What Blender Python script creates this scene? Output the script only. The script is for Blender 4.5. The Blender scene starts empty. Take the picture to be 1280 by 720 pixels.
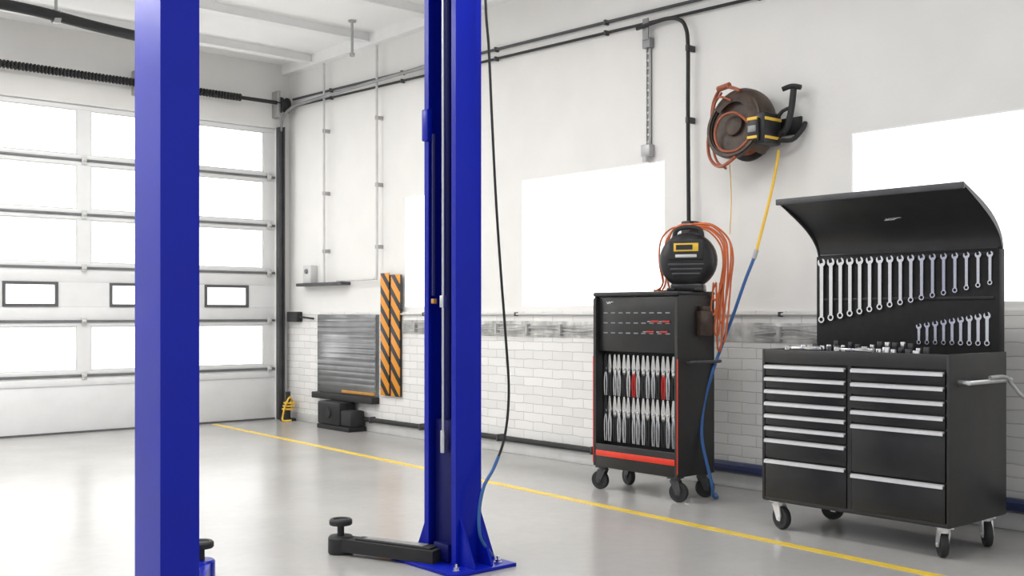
import bpy, bmesh, math, random
from mathutils import Vector, Matrix
random.seed(7)
SC = bpy.context.scene
COL = SC.collection
PI = math.pi
# ------------------------------------------------------------------ measuring helpers
F, HY, CH = 1333.0, 392.0, 1.25
TH = math.radians(40.53)
sT, cT = math.sin(TH), math.cos(TH)
def ray(px, py):
    a = (px-640)/F; b = (HY-py)/F
    return Vector((a*cT+sT, -a*sT+cT, b))
def on_x(px, py, X):
    d = ray(px, py); t = X/d.x
    return Vector((X, t*d.y, CH+t*d.z))
def on_y(px, py, Y):
    d = ray(px, py); t = Y/d.y
    return Vector((t*d.x, Y, CH+t*d.z))
W = 6.25      # right wall plane
DW = 11.4     # door wall plane
CZ = 4.2      # ceiling

# ------------------------------------------------------------------ materials
def mat(name, col, rough=.5, metal=0., var=.06, scale=8., bump=0., bscale=60., emit=0., spec=.5, coat=0.):
    m = bpy.data.materials.new(name); m.use_nodes = True
    nt = m.node_tree; b = nt.nodes['Principled BSDF']
    tc = nt.nodes.new('ShaderNodeTexCoord')
    nz = nt.nodes.new('ShaderNodeTexNoise'); nz.inputs['Scale'].default_value = scale; nz.inputs['Detail'].default_value = 5
    nt.links.new(tc.outputs['Object'], nz.inputs['Vector'])
    rp = nt.nodes.new('ShaderNodeValToRGB')
    lo = [max(0, c*(1-var)) for c in col]; hi = [min(1, c*(1+var)) for c in col]
    rp.color_ramp.elements[0].position = .3; rp.color_ramp.elements[1].position = .7
    rp.color_ramp.elements[0].color = (*lo, 1); rp.color_ramp.elements[1].color = (*hi, 1)
    nt.links.new(nz.outputs['Fac'], rp.inputs['Fac'])
    nt.links.new(rp.outputs['Color'], b.inputs['Base Color'])
    b.inputs['Roughness'].default_value = rough; b.inputs['Metallic'].default_value = metal
    b.inputs['Specular IOR Level'].default_value = spec
    b.inputs['Coat Weight'].default_value = coat
    if bump > 0:
        n2 = nt.nodes.new('ShaderNodeTexNoise'); n2.inputs['Scale'].default_value = bscale; n2.inputs['Detail'].default_value = 4
        nt.links.new(tc.outputs['Object'], n2.inputs['Vector'])
        bp = nt.nodes.new('ShaderNodeBump'); bp.inputs['Strength'].default_value = bump; bp.inputs['Distance'].default_value = .01
        nt.links.new(n2.outputs['Fac'], bp.inputs['Height']); nt.links.new(bp.outputs['Normal'], b.inputs['Normal'])
    if emit > 0:
        nt.links.new(rp.outputs['Color'], b.inputs['Emission Color']); b.inputs['Emission Strength'].default_value = emit
    return m
M = {}
M['wall'] = mat('white_plaster', (.785,.775,.755), .8, var=.025, scale=2.5, bump=.10, bscale=35)
M['ceil'] = mat('white_ceiling_paint', (.90,.90,.895), .85, var=.015, scale=2)
M['beam'] = mat('white_beam_paint', (.88,.88,.875), .6, var=.02)
M['doorwhite'] = mat('white_door_panel', (.78,.785,.79), .45, var=.02)
M['seal'] = mat('dark_rubber_seal', (.10,.10,.105), .6)
M['pane'] = mat('bright_frosted_pane', (1,1,1), .4, var=.0, emit=1.7)
M['winpane'] = mat('bright_wall_window_pane', (1,1,.995), .4, var=.0, emit=1.25)
M['blue'] = mat('glossy_blue_paint', (.003,.013,.37), .30, var=.06, scale=3, spec=.24)
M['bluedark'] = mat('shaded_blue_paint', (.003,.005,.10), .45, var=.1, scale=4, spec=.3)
M['black'] = mat('black_powder_coat', (.014,.014,.015), .38, var=.2, scale=20, spec=.4)
M['blackgloss'] = mat('black_gloss_paint', (.011,.011,.012), .3, var=.2, scale=12)
M['blackbody'] = mat('black_satin_body', (.022,.021,.021), .40, var=.12, scale=12)
M['charcoal'] = mat('charcoal_board', (.014,.014,.015), .6, var=.2, scale=25, spec=.3)
M['lidgrey'] = mat('dark_satin_lid', (.036,.036,.037), .36, var=.1, scale=10)
M['rubber'] = mat('black_rubber', (.02,.02,.021), .65, var=.15)
M['chrome'] = mat('chrome', (.76,.765,.77), .22, metal=1., var=.03)
M['toolsteel'] = mat('tool_steel', (.56,.565,.575), .2, metal=1., var=.12)
M['darksteel'] = mat('dark_impact_steel', (.10,.10,.105), .35, metal=.8, var=.1)
M['pull'] = mat('satin_silver_pull', (.80,.80,.81), .38, metal=.55, var=.03, scale=30)
M['steel'] = mat('brushed_steel', (.62,.63,.64), .32, metal=.9, var=.08, scale=30)
M['zinc'] = mat('grey_zinc_pipe', (.42,.42,.42), .45, metal=.6, var=.1, scale=20)
M['grey'] = mat('grey_painted_metal', (.24,.245,.25), .42, metal=.3, var=.15, scale=6)
M['panelgrey'] = mat('glossy_grey_sheet', (.21,.215,.22), .2, metal=.5, var=.2, scale=3)
M['cablegrey'] = mat('faded_grey_cable', (.40,.40,.395), .6, var=.25, scale=6)
M['midgrey'] = mat('mid_grey_painted_metal', (.17,.175,.18), .45, metal=.2, var=.2, scale=5)
M['lightgrey'] = mat('light_grey_paint', (.58,.58,.57), .6, var=.06)
M['smudge'] = mat('worn_smudged_plaster', (.56,.555,.54), .75, var=.42, scale=9, bump=.3, bscale=25)
M['darkgrey'] = mat('dark_grey_metal', (.07,.07,.075), .45, metal=.3, var=.15)
M['red'] = mat('red_paint', (.70,.035,.012), .35, var=.1)
M['redgrip'] = mat('red_rubber_grip', (.42,.018,.013), .45, var=.1)
M['orange'] = mat('orange_cord_jacket', (.60,.14,.04), .5, var=.12, scale=20)
M['amber'] = mat('orange_brown_strip', (.50,.24,.04), .5, var=.12, scale=20)
M['orangered'] = mat('orange_red_hose', (.34,.085,.035), .5, var=.25, scale=20)
M['yellow'] = mat('yellow_hose', (.80,.50,.05), .45, var=.08)
M['yline'] = mat('yellow_floor_paint', (.82,.58,.07), .35, var=.12, scale=9)
M['bluehose'] = mat('blue_hose', (.03,.12,.34), .4, var=.1)
M['brown'] = mat('dark_brown_housing', (.050,.030,.020), .5, var=.45, scale=14, bump=.3, bscale=30)
M['white'] = mat('white_ink', (.85,.85,.85), .6, var=.02)

def concrete():
    m = bpy.data.materials.new('polished_concrete'); m.use_nodes = True
    nt = m.node_tree; b = nt.nodes['Principled BSDF']; tc = nt.nodes.new('ShaderNodeTexCoord')
    n1 = nt.nodes.new('ShaderNodeTexNoise'); n1.inputs['Scale'].default_value = .8; n1.inputs['Detail'].default_value = 6; n1.inputs['Roughness'].default_value = .55
    n2 = nt.nodes.new('ShaderNodeTexNoise'); n2.inputs['Scale'].default_value = 14; n2.inputs['Detail'].default_value = 6
    for n in (n1, n2): nt.links.new(tc.outputs['Object'], n.inputs['Vector'])
    mx = nt.nodes.new('ShaderNodeMix'); mx.data_type = 'FLOAT'; mx.inputs[0].default_value = .3
    nt.links.new(n1.outputs['Fac'], mx.inputs[2]); nt.links.new(n2.outputs['Fac'], mx.inputs[3])
    rp = nt.nodes.new('ShaderNodeValToRGB'); rp.color_ramp.elements[0].position = .3; rp.color_ramp.elements[1].position = .7
    rp.color_ramp.elements[0].color = (.395,.388,.375,1); rp.color_ramp.elements[1].color = (.465,.458,.444,1)
    nt.links.new(mx.outputs[0], rp.inputs['Fac']); nt.links.new(rp.outputs['Color'], b.inputs['Base Color'])
    r2 = nt.nodes.new('ShaderNodeMapRange'); r2.inputs[1].default_value = .3; r2.inputs[2].default_value = .7; r2.inputs[3].default_value = .19; r2.inputs[4].default_value = .25
    nt.links.new(n1.outputs['Fac'], r2.inputs[0]); nt.links.new(r2.outputs[0], b.inputs['Roughness'])
    return m
M['floor'] = concrete()
def brick():
    m = bpy.data.materials.new('white_painted_brick'); m.use_nodes = True
    nt = m.node_tree; b = nt.nodes['Principled BSDF']; tc = nt.nodes.new('ShaderNodeTexCoord')
    sp = nt.nodes.new('ShaderNodeSeparateXYZ'); cb = nt.nodes.new('ShaderNodeCombineXYZ')
    nz = nt.nodes.new('ShaderNodeTexNoise'); nz.inputs['Scale'].default_value = 9; nz.inputs['Detail'].default_value = 3
    nt.links.new(tc.outputs['Object'], nz.inputs['Vector'])
    nt.links.new(tc.outputs['Object'], sp.inputs[0]); nt.links.new(sp.outputs['Y'], cb.inputs['X']); nt.links.new(sp.outputs['Z'], cb.inputs['Y'])
    ma = nt.nodes.new('ShaderNodeVectorMath'); ma.operation = 'MULTIPLY_ADD'; ma.inputs[1].default_value = (.022,.022,0)
    nt.links.new(nz.outputs['Color'], ma.inputs[0]); nt.links.new(cb.outputs[0], ma.inputs[2])
    bt = nt.nodes.new('ShaderNodeTexBrick')
    bt.inputs['Scale'].default_value = 1; bt.inputs['Brick Width'].default_value = .25; bt.inputs['Row Height'].default_value = .078
    bt.inputs['Mortar Size'].default_value = .005; bt.inputs['Mortar Smooth'].default_value = .8
    bt.inputs['Color1'].default_value = (.81,.80,.785,1); bt.inputs['Color2'].default_value = (.73,.725,.71,1); bt.inputs['Mortar'].default_value = (.52,.515,.50,1)
    nt.links.new(ma.outputs[0], bt.inputs['Vector']); nt.links.new(bt.outputs['Color'], b.inputs['Base Color'])
    bp = nt.nodes.new('ShaderNodeBump'); bp.invert = True; bp.inputs['Strength'].default_value = .35; bp.inputs['Distance'].default_value = .008
    nt.links.new(bt.outputs['Fac'], bp.inputs['Height']); nt.links.new(bp.outputs['Normal'], b.inputs['Normal'])
    b.inputs['Roughness'].default_value = .6
    return m
M['brick'] = brick()
def hazard(sl):
    m = bpy.data.materials.new('orange_black_hazard_stripes'); m.use_nodes = True
    nt = m.node_tree; b = nt.nodes['Principled BSDF']; tc = nt.nodes.new('ShaderNodeTexCoord')
    sp = nt.nodes.new('ShaderNodeSeparateXYZ'); nt.links.new(tc.outputs['Object'], sp.inputs[0])
    ab = nt.nodes.new('ShaderNodeMath'); ab.operation = 'MULTIPLY'; ab.inputs[1].default_value = sl; nt.links.new(sp.outputs['X'], ab.inputs[0])
    ad = nt.nodes.new('ShaderNodeMath'); ad.operation = 'ADD'; nt.links.new(ab.outputs[0], ad.inputs[0]); nt.links.new(sp.outputs['Z'], ad.inputs[1])
    ml = nt.nodes.new('ShaderNodeMath'); ml.operation = 'MULTIPLY'; ml.inputs[1].default_value = 5.2; nt.links.new(ad.outputs[0], ml.inputs[0])
    fr = nt.nodes.new('ShaderNodeMath'); fr.operation = 'FRACT'; nt.links.new(ml.outputs[0], fr.inputs[0])
    rp = nt.nodes.new('ShaderNodeValToRGB'); rp.color_ramp.interpolation = 'CONSTANT'
    rp.color_ramp.elements[0].color = (.70,.27,.015,1); rp.color_ramp.elements[1].position = .56; rp.color_ramp.elements[1].color = (.015,.015,.015,1)
    nt.links.new(fr.outputs[0], rp.inputs['Fac']); nt.links.new(rp.outputs['Color'], b.inputs['Base Color']); b.inputs['Roughness'].default_value = .45
    return m
M['hazard'] = hazard(1.1)

# ------------------------------------------------------------------ mesh helpers
def B(): return bmesh.new()
def box(bm, x0, x1, y0, y1, z0, z1, bev=0., rot=None):
    mtx = Matrix.Translation(((x0+x1)/2, (y0+y1)/2, (z0+z1)/2))
    if rot is not None: mtx = mtx @ rot
    mtx = mtx @ Matrix.Diagonal((abs(x1-x0), abs(y1-y0), abs(z1-z0), 1))
    r = bmesh.ops.create_cube(bm, size=1, matrix=mtx)
    if bev > 0:
        es = set()
        for v in r['verts']: es.update(v.link_edges)
        bmesh.ops.bevel(bm, geom=list(es), offset=bev, segments=2, profile=.5, affect='EDGES')
def smooth(pts, sub=8, closed=False):
    P = [Vector(p) for p in pts]; out = []; n = len(P)
    rng = range(n if closed else n-1)
    for i in rng:
        if closed: p0,p1,p2,p3 = P[(i-1)%n],P[i],P[(i+1)%n],P[(i+2)%n]
        else: p0,p1,p2,p3 = P[max(i-1,0)],P[i],P[i+1],P[min(i+2,n-1)]
        for k in range(sub):
            t = k/sub
            out.append(.5*((2*p1)+(p2-p0)*t+(2*p0-5*p1+4*p2-p3)*t*t+(3*p1-p0-3*p2+p3)*t**3))
    if not closed: out.append(P[-1])
    return out
def tube(bm, pts, r, n=10, closed=False):
    P = [Vector(p) for p in pts]; N = len(P); rings = []
    def tan(i):
        if closed: return (P[(i+1)%N]-P[(i-1)%N]).normalized()
        return (P[min(i+1,N-1)]-P[max(i-1,0)]).normalized()
    t0 = tan(0); nr = t0.orthogonal().normalized(); prev = t0
    for i in range(N):
        t = tan(i)
        q = prev.rotation_difference(t); nr = (q @ nr); nr = (nr - t*nr.dot(t)).normalized(); prev = t
        bn = t.cross(nr)
        rr = r(i/(N-1)) if callable(r) else r
        rings.append([bm.verts.new(P[i]+(nr*math.cos(2*PI*k/n)+bn*math.sin(2*PI*k/n))*rr) for k in range(n)])
    for i in range(N if closed else N-1):
        a, b = rings[i], rings[(i+1)%N]
        for k in range(n): bm.faces.new((a[k], a[(k+1)%n], b[(k+1)%n], b[k]))
    if not closed:
        bm.faces.new(list(reversed(rings[0]))); bm.faces.new(rings[-1])
def lathe(bm, prof, mtx=None, n=24, closed=False):
    mtx = mtx or Matrix(); rings = []
    for r, z in prof:
        if r < 1e-6: rings.append([bm.verts.new(mtx @ Vector((0,0,z)))])
        else: rings.append([bm.verts.new(mtx @ Vector((r*math.cos(2*PI*k/n), r*math.sin(2*PI*k/n), z))) for k in range(n)])
    pairs = list(zip(rings, rings[1:]))
    if closed: pairs.append((rings[-1], rings[0]))
    for a, b in pairs:
        if len(a) == 1 and len(b) == 1: continue
        for k in range(n):
            k2 = (k+1)%n
            if len(a) == 1: bm.faces.new((a[0], b[k2], b[k]))
            elif len(b) == 1: bm.faces.new((a[k], a[k2], b[0]))
            else: bm.faces.new((a[k], a[k2], b[k2], b[k]))
def prism(bm, poly, z0, z1, mtx=None):
    mtx = mtx or Matrix()
    a = [bm.verts.new(mtx @ Vector((p[0], p[1], z0))) for p in poly]
    b = [bm.verts.new(mtx @ Vector((p[0], p[1], z1))) for p in poly]
    n = len(poly)
    bm.faces.new(list(reversed(a))); bm.faces.new(b)
    for k in range(n): bm.faces.new((a[k], a[(k+1)%n], b[(k+1)%n], b[k]))
def ringslab(bm, ro, ri, z0, z1, mtx, n=18):
    lathe(bm, [(ri,z0),(ro,z0),(ro,z1),(ri,z1)], mtx, n, closed=True)
T = Matrix.Translation
FV = Matrix(((1,0,0,0),(0,0,-1,0),(0,1,0,0),(0,0,0,1)))    # 2-D outline standing up, extruded towards the viewer (-y)
YZ = Matrix(((0,0,1,0),(1,0,0,0),(0,1,0,0),(0,0,0,1)))     # outline in (y,z), extruded along x
def RX(a): return Matrix.Rotation(a, 4, 'X')
def RY(a): return Matrix.Rotation(a, 4, 'Y')
def RZ(a): return Matrix.Rotation(a, 4, 'Z')

def obj(name, bm, m, parent=None, label=None, ang=35):
    bmesh.ops.recalc_face_normals(bm, faces=bm.faces[:])
    me = bpy.data.meshes.new(name); bm.to_mesh(me); bm.free()
    me.materials.append(m)
    for p in me.polygons: p.use_smooth = True
    me.set_sharp_from_angle(angle=math.radians(ang))
    o = bpy.data.objects.new(name, me); COL.objects.link(o)
    if parent: o.parent = parent
    if label: o['label'] = label
    return o
def tag(o, label, cat, group=None):
    o['label'] = label; o['category'] = cat
    if group: o['group'] = group
    return o
def thing(name, label, cat, loc=(0,0,0), rz=0., group=None):
    o = bpy.data.objects.new(name, None); COL.objects.link(o)
    o.location = loc; o.rotation_euler = (0,0,rz); o.empty_display_size = .05
    return tag(o, label, cat, group)
def struct(name, bm, m, label=None, parent=None):
    o = obj(name, bm, m, parent)
    if parent is None:
        o['kind'] = 'structure'; o['category'] = name.split('_')[0]
        if label: o['label'] = label
    return o
def dup(root, loc, label, group=None, rz=None):
    r = root.copy(); COL.objects.link(r); r.location = loc; r['label'] = label
    if rz is not None: r.rotation_euler = (0,0,rz)
    if group: r['group'] = group
    for ch in list(root.children):
        c = ch.copy(); COL.objects.link(c); c.parent = r
        for g in list(ch.children):
            d = g.copy(); COL.objects.link(d); d.parent = c
    return r
ORD = ['leftmost','second','third','fourth','fifth','sixth','seventh','eighth','ninth','tenth','eleventh','twelfth','thirteenth','fourteenth','fifteenth','sixteenth','seventeenth','eighteenth','nineteenth']
def ordl(i): return ORD[i] + ('' if i == 0 else ' from left')
WR = -PI/2     # things facing out from the right wall: local x = to the right, -y = into the room

# ================================================================== SETTING
bm = B(); box(bm, -6, W+.25, -4, DW+.25, -.12, 0); struct('floor', bm, M['floor'], 'polished grey concrete garage floor')
bm = B(); box(bm, -6, W+.25, -1.0, DW+.25, CZ, CZ+.15); struct('ceiling', bm, M['ceil'], 'white painted garage ceiling')
WZ0, WZ1 = 1.31, 2.44
wins = [(7.85, 9.0), (5.49, 7.18), (2.0, 3.88)]
bm = B()
box(bm, W, W+.2, -4, DW+.2, 0, WZ0); box(bm, W, W+.2, -4, DW+.2, WZ1, CZ)
ys = [-4, 2.0, 3.88, 5.49, 7.18, 7.85, 9.0, DW+.2]
for k in range(0, 8, 2): box(bm, W, W+.2, ys[k], ys[k+1], WZ0, WZ1)
struct('wall_right', bm, M['wall'], 'white plastered long wall with bright windows')
bm = B(); box(bm, W-.03, W, -4, DW, .10, 1.27); struct('trim_1', bm, M['brick'], 'white painted brick lower part of the long wall')
bm = B(); box(bm, W-.034, W-.029, 3.70, 9.05, 1.045, 1.185, .002); struct('trim_6', bm, M['smudge'], 'worn mottled grey band near the top of the white brick')
bm = B(); box(bm, W-.05, W, -4, DW, 0, .10, .006); struct('baseboard_right', bm, M['lightgrey'], 'pale baseboard along the brick wall')
for i, (a, b) in enumerate(wins):
    bm = B(); t = .012
    box(bm, W+.001, W+.05, a, b, WZ0, WZ0+t); box(bm, W+.001, W+.05, a, b, WZ1-t, WZ1)
    box(bm, W+.001, W+.05, a, a+t, WZ0+t, WZ1-t); box(bm, W+.001, W+.05, b-t, b, WZ0+t, WZ1-t)
    w = struct('window_%d' % (i+1), bm, M['ceil'], ['bright window on the long wall nearest the garage door','bright window in the middle of the long wall','bright window behind the open tool chest'][i])
    bm = B(); box(bm, W+.004, W+.02, a+t, b-t, WZ0+t, WZ1-t); obj('window_pane', bm, M['winpane'], w)
# door wall
DX0, DX1, DZ = 1.75, 6.08, 3.44
bm = B()
box(bm, -6, DX0, DW, DW+.25, 0, CZ); box(bm, DX1, W+.2, DW, DW+.25, 0, CZ); box(bm, DX0, DX1, DW, DW+.25, DZ, CZ)
struct('wall_back', bm, M['wall'], 'white end wall around the garage door')
# garage door
door = bpy.data.objects.new('door_1', None); COL.objects.link(door); door['kind'] = 'structure'; door['label'] = 'white sectional garage door with glazed panels'; door['category'] = 'door'
colc = [2.26, 3.33, 4.40, 5.47]
zr = [0, .60, 1.17, 1.73, 2.29, 2.86, DZ]
y0, y1 = DW+.04, DW+.09
for r in range(6):
    za, zb = zr[r]+.012, zr[r+1]-.012
    bm = B()
    if r in (0,):
        box(bm, DX0, DX1, y0, y1, za, zb, .006)
        box(bm, DX0, DX1, y0-.012, y0+.01, zb-.09, zb-.02, .004)
        p = obj('panel', bm, M['doorwhite'], door)
    elif r == 2:
        hw = .27; pz0, pz1 = za+.14, zb-.14
        box(bm, DX0, DX1, y0, y1, za, pz0, .004); box(bm, DX0, DX1, y0, y1, pz1, zb, .004)
        xs = [DX0]+sum([[c-hw, c+hw] for c in colc], [])+[DX1]
        for k in range(0, len(xs), 2): box(bm, xs[k], xs[k+1], y0, y1, pz0, pz1)
        p = obj('panel', bm, M['doorwhite'], door)
        for c in colc:
            bm = B(); t = .03
            box(bm, c-hw, c+hw, y0-.012, y1, pz0, pz0+t); box(bm, c-hw, c+hw, y0-.012, y1, pz1-t, pz1)
            box(bm, c-hw, c-hw+t, y0-.012, y1, pz0+t, pz1-t); box(bm, c+hw-t, c+hw, y0-.012, y1, pz0+t, pz1-t)
            obj('window_frame', bm, M['seal'], p, 'dark small window frame')
            bm = B(); box(bm, c-hw+t, c+hw-t, y0+.015, y0+.03, pz0+t, pz1-t); obj('pane', bm, M['pane'], p)
    else:
        hw = .465; pz0, pz1 = za+.042, zb-.042
        box(bm, DX0, DX1, y0, y1, za, pz0, .004); box(bm, DX0, DX1, y0, y1, pz1, zb, .004)
        xs = [DX0]+sum([[c-hw, c+hw] for c in colc], [])+[DX1]
        for k in range(0, len(xs), 2): box(bm, xs[k], xs[k+1], y0, y1, pz0, pz1)
        p = obj('panel', bm, M['doorwhite'], door)
        for c in colc:
            bm = B(); box(bm, c-hw, c+hw, y0+.02, y0+.035, pz0, pz1); obj('pane', bm, M['pane'], p)
            bm = B(); t = .010
            box(bm, c-hw, c+hw, y0+.005, y0+.02, pz0, pz0+t); box(bm, c-hw, c+hw, y0+.005, y0+.02, pz1-t, pz1)
            box(bm, c-hw, c-hw+t, y0+.005, y0+.02, pz0+t, pz1-t); box(bm, c+hw-t, c+hw, y0+.005, y0+.02, pz0+t, pz1-t)
            obj('pane_bead', bm, M['lightgrey'], p)
for r in range(1, 6):
    bm = B(); box(bm, DX0, DX1, y0-.015, y1, zr[r]-.0125, zr[r]+.0125, .003); js = obj('joint_strip', bm, M['midgrey'], door)
    for c in (2.79, 3.86, 4.93, 6.0):
        bm = B(); box(bm, c-.025, c+.025, y0-.03, y0-.012, zr[r]-.04, zr[r]+.04, .004)
        box(bm, c-.02, c+.02, y0-.045, y0-.03, zr[r]-.012, zr[r]+.012, .004); obj('hinge', bm, M['lightgrey'], js)
bm = B(); box(bm, DX0, DX1, y0-.01, y1, 0, .02); obj('bottom_seal', bm, M['seal'], door)
bm = B(); box(bm, DX1-.005, DX1+.05, DW-.07, DW-.0, 0, 3.45, .005); box(bm, DX1+.05, DX1+.06, DW-.10, DW, 0, 3.45)
obj('vertical_track', bm, M['darkgrey'], door)
pts = smooth([(DX1+.03, DW-.06, 3.4), (DX1+.03, DW-.1, 3.55), (DX1+.03, DW-.3, 3.64), (DX1+.03, DW-.7, 3.66), (DX1+.03, 8.2, 3.66)], 6)
bm = B(); tube(bm, pts, .018, 8); obj('horizontal_track', bm, M['grey'], door)
bm = B(); tube(bm, [(DX0-.3, DW-.12, 3.72), (DX1+.1, DW-.12, 3.72)], .022, 12)
for k in range(90):
    x = DX0+.6+k*.036
    lathe(bm, [(.036,-.012),(.044,-.006),(.044,.006),(.036,.012)], T((x, DW-.12, 3.72)) @ RY(PI/2), 12, closed=True)
obj('torsion_spring', bm, M['rubber'], door)
bm = B(); lathe(bm, [(0,-.05),(.09,-.05),(.09,-.03),(.07,-.025),(.07,.025),(.09,.03),(.09,.05),(0,.05)], T((DX1+.03, DW-.12, 3.70)) @ RY(PI/2), 24); obj('cable_drum', bm, M['rubber'], door)
bm = B(); box(bm, DX1-.06, DX1-.02, DW-.14, DW, 3.55, 3.86, .005); box(bm, 4.35, 4.4, DW-.14, DW, 3.6, 3.86, .005); obj('spring_bracket', bm, M['zinc'], door)
# ceiling beams
for i, y in enumerate((10.75, 9.55, 8.35)):
    bm = B(); box(bm, -6, W, y-.04, y+.04, CZ-.08, CZ); box(bm, -6, W, y-.06, y+.06, CZ-.09, CZ-.078, .004)
    struct('trim_%d' % (i+2), bm, M['beam'], 'white ceiling beam across the garage')
bm = B(); box(bm, W-.10, W, -1, DW, CZ-.12, CZ); struct('trim_5', bm, M['beam'], 'white ledge where the long wall meets the ceiling')

# yellow floor line
A = Vector((5.27, 11.35, 0)); Bq = Vector((4.77, 1.2, 0)); d = (A-Bq).normalized(); nrm = Vector((d.y, -d.x, 0))*.034
bm = B()
vs = [bm.verts.new(p) for p in (A+nrm, A-nrm, Bq-nrm, Bq+nrm)]
f = bm.faces.new(vs); r = bmesh.ops.extrude_face_region(bm, geom=[f])
for v in r['geom']:
    if isinstance(v, bmesh.types.BMVert): v.co.z += .0025
tag(obj('floor_line', bm, M['yline']), 'long yellow painted line across the concrete floor', 'floor marking')

# ================================================================== LIFT POSTS
def lift_post(cx, cy, sg, label, arm_pts, arm_mat, padlabel, gh, px_, py_):
    t = thing('lift_post', label, 'lift post', (cx, cy, 0))
    hx, hy, th, lip = .08, .13, .014, .035
    out = [(-hx,-hy+lip),(-hx,-hy),(hx,-hy),(hx,hy),(-hx,hy),(-hx,hy-lip),(-hx+th,hy-lip),(-hx+th,hy-th),(hx-th,hy-th),(hx-th,-hy+th),(-hx+th,-hy+th),(-hx+th,-hy+lip)]
    out = [(-sg*x, y) for x, y in out]
    bm = B(); prism(bm, out, .018, 3.7); obj('column', bm, M['blue'], t)
    bm = B(); box(bm, -px_, px_, -py_, py_, 0, .018, .003); bp = obj('base_plate', bm, M['blue'], t)
    for x, y in ((-.13,-.2),(.13,-.2),(-.13,.2),(.13,.2),(sg*-.13,-.05),(sg*-.13,.05)):
        bm = B(); lathe(bm, [(0,.018),(.022,.018),(.022,.022),(.014,.022),(.014,.034),(0,.036)], T((x,y,0)), 6); lathe(bm, [(.007,.03),(.007,.05),(0,.05)], T((x,y,0)), 8)
        obj('anchor_bolt', bm, M['chrome'], bp)
    for (x0, yy) in ((-sg*hx, -hy+.01), (-sg*hx, hy-.01)):
        bm = B(); prism(bm, [(x0, .018), (x0-sg*.088, .018), (x0-sg*.088, .03), (x0, gh+.02)], -.007, .007, T((0, yy, 0)) @ RX(PI/2)); obj('gusset', bm, M['blue'], t)
    for s in (-1, 1):
        for xx in (-.05, .06):
            bm = B(); m4 = T((xx, 0, 0)) @ YZ
            prism(bm, [(s*hy, .018), (s*(hy+.108), .018), (s*(hy+.108), .03), (s*hy, gh)], -.007, .007, m4); obj('gusset', bm, M['blue'], t)
    bm = B(); box(bm, -.045, .045, -.085, .085, .07, .72, .006)
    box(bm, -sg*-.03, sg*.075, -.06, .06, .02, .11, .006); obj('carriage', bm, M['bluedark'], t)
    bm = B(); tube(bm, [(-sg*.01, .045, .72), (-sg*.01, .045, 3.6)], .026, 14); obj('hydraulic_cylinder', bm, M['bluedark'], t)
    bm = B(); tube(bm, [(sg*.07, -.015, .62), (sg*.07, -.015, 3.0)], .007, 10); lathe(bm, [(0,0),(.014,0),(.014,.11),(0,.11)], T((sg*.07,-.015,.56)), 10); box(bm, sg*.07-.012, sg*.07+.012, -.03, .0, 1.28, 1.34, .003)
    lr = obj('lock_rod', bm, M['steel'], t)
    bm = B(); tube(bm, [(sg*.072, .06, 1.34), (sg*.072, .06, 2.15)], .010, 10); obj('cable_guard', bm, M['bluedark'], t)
    bm = B(); box(bm, sg*.06, sg*.095, .085, .135, 2.12, 2.28, .006); obj('latch_bracket', bm, M['blue'], t)
    bm = B(); box(bm, sg*.062, sg*.084, .045, .07, 1.30, 1.325, .004); obj('lock_clip', bm, M['amber'], lr, 'small amber clip on the lock rod')
    p0, p1 = Vector(arm_pts[0]), Vector(arm_pts[1]); dv = p1-p0; L = dv.length; an = math.atan2(dv.y, dv.x)
    mt = T(p0) @ RZ(an)
    bm = B()
    def loft(x0, x1, w0, w1, h0, h1, zb=.018, zb1=None):
        z1 = zb if zb1 is None else zb1
        v = [bm.verts.new(c) for c in ((x0,-w0,zb),(x0,w0,zb),(x0,w0,zb+h0),(x0,-w0,zb+h0),(x1,-w1,z1),(x1,w1,z1),(x1,w1,z1+h1),(x1,-w1,z1+h1))]
        for q in ((0,1,2,3),(7,6,5,4),(0,4,5,1),(1,5,6,2),(2,6,7,3),(3,7,4,0)):
            bm.faces.new([v[k] for k in q])
    loft(-.03, L-.02, .07, .05, .062, .066)
    loft(0, L*.8, .046, .034, .070, .074)
    lathe(bm, [(0,.0),(.062,.0),(.066,.008),(.066,.082),(.058,.092),(0,.092)], T((L,0,0)), 24)
    bm.transform(mt)
    am = obj('lift_arm', bm, arm_mat, t)
    bm = B(); loft(.05, L*.72, .03, .022, .006, .006, .086, .089); bm.transform(mt)
    obj('arm_strip', bm, M['grey'], am, 'grey strip on top of the arm')
    bm = B(); lathe(bm, [(.018,.06),(.018,.142),(.026,.142),(.056,.148),(.060,.154),(.060,.172),(.052,.180),(.04,.178),(.036,.172),(0,.172)], T((L,0,0)), 24); bm.transform(mt)
    obj('lift_pad', bm, M['rubber'], am, padlabel)
    return t
lift_post(1.735, 4.17, 1, 'blue steel lift post nearest the camera, its base below the frame', ((.07,.05,0),(.415,.60,0)), M['blue'], 'black round pad', .07, .17, .24)
lift_post(3.25, 4.26, -1, 'blue steel lift post with black arm and gusseted base plate bolted to floor', ((-.09,.03,0),(-.31,.555,0)), M['rubber'], 'black round pad', .25, .195, .265)
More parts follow.
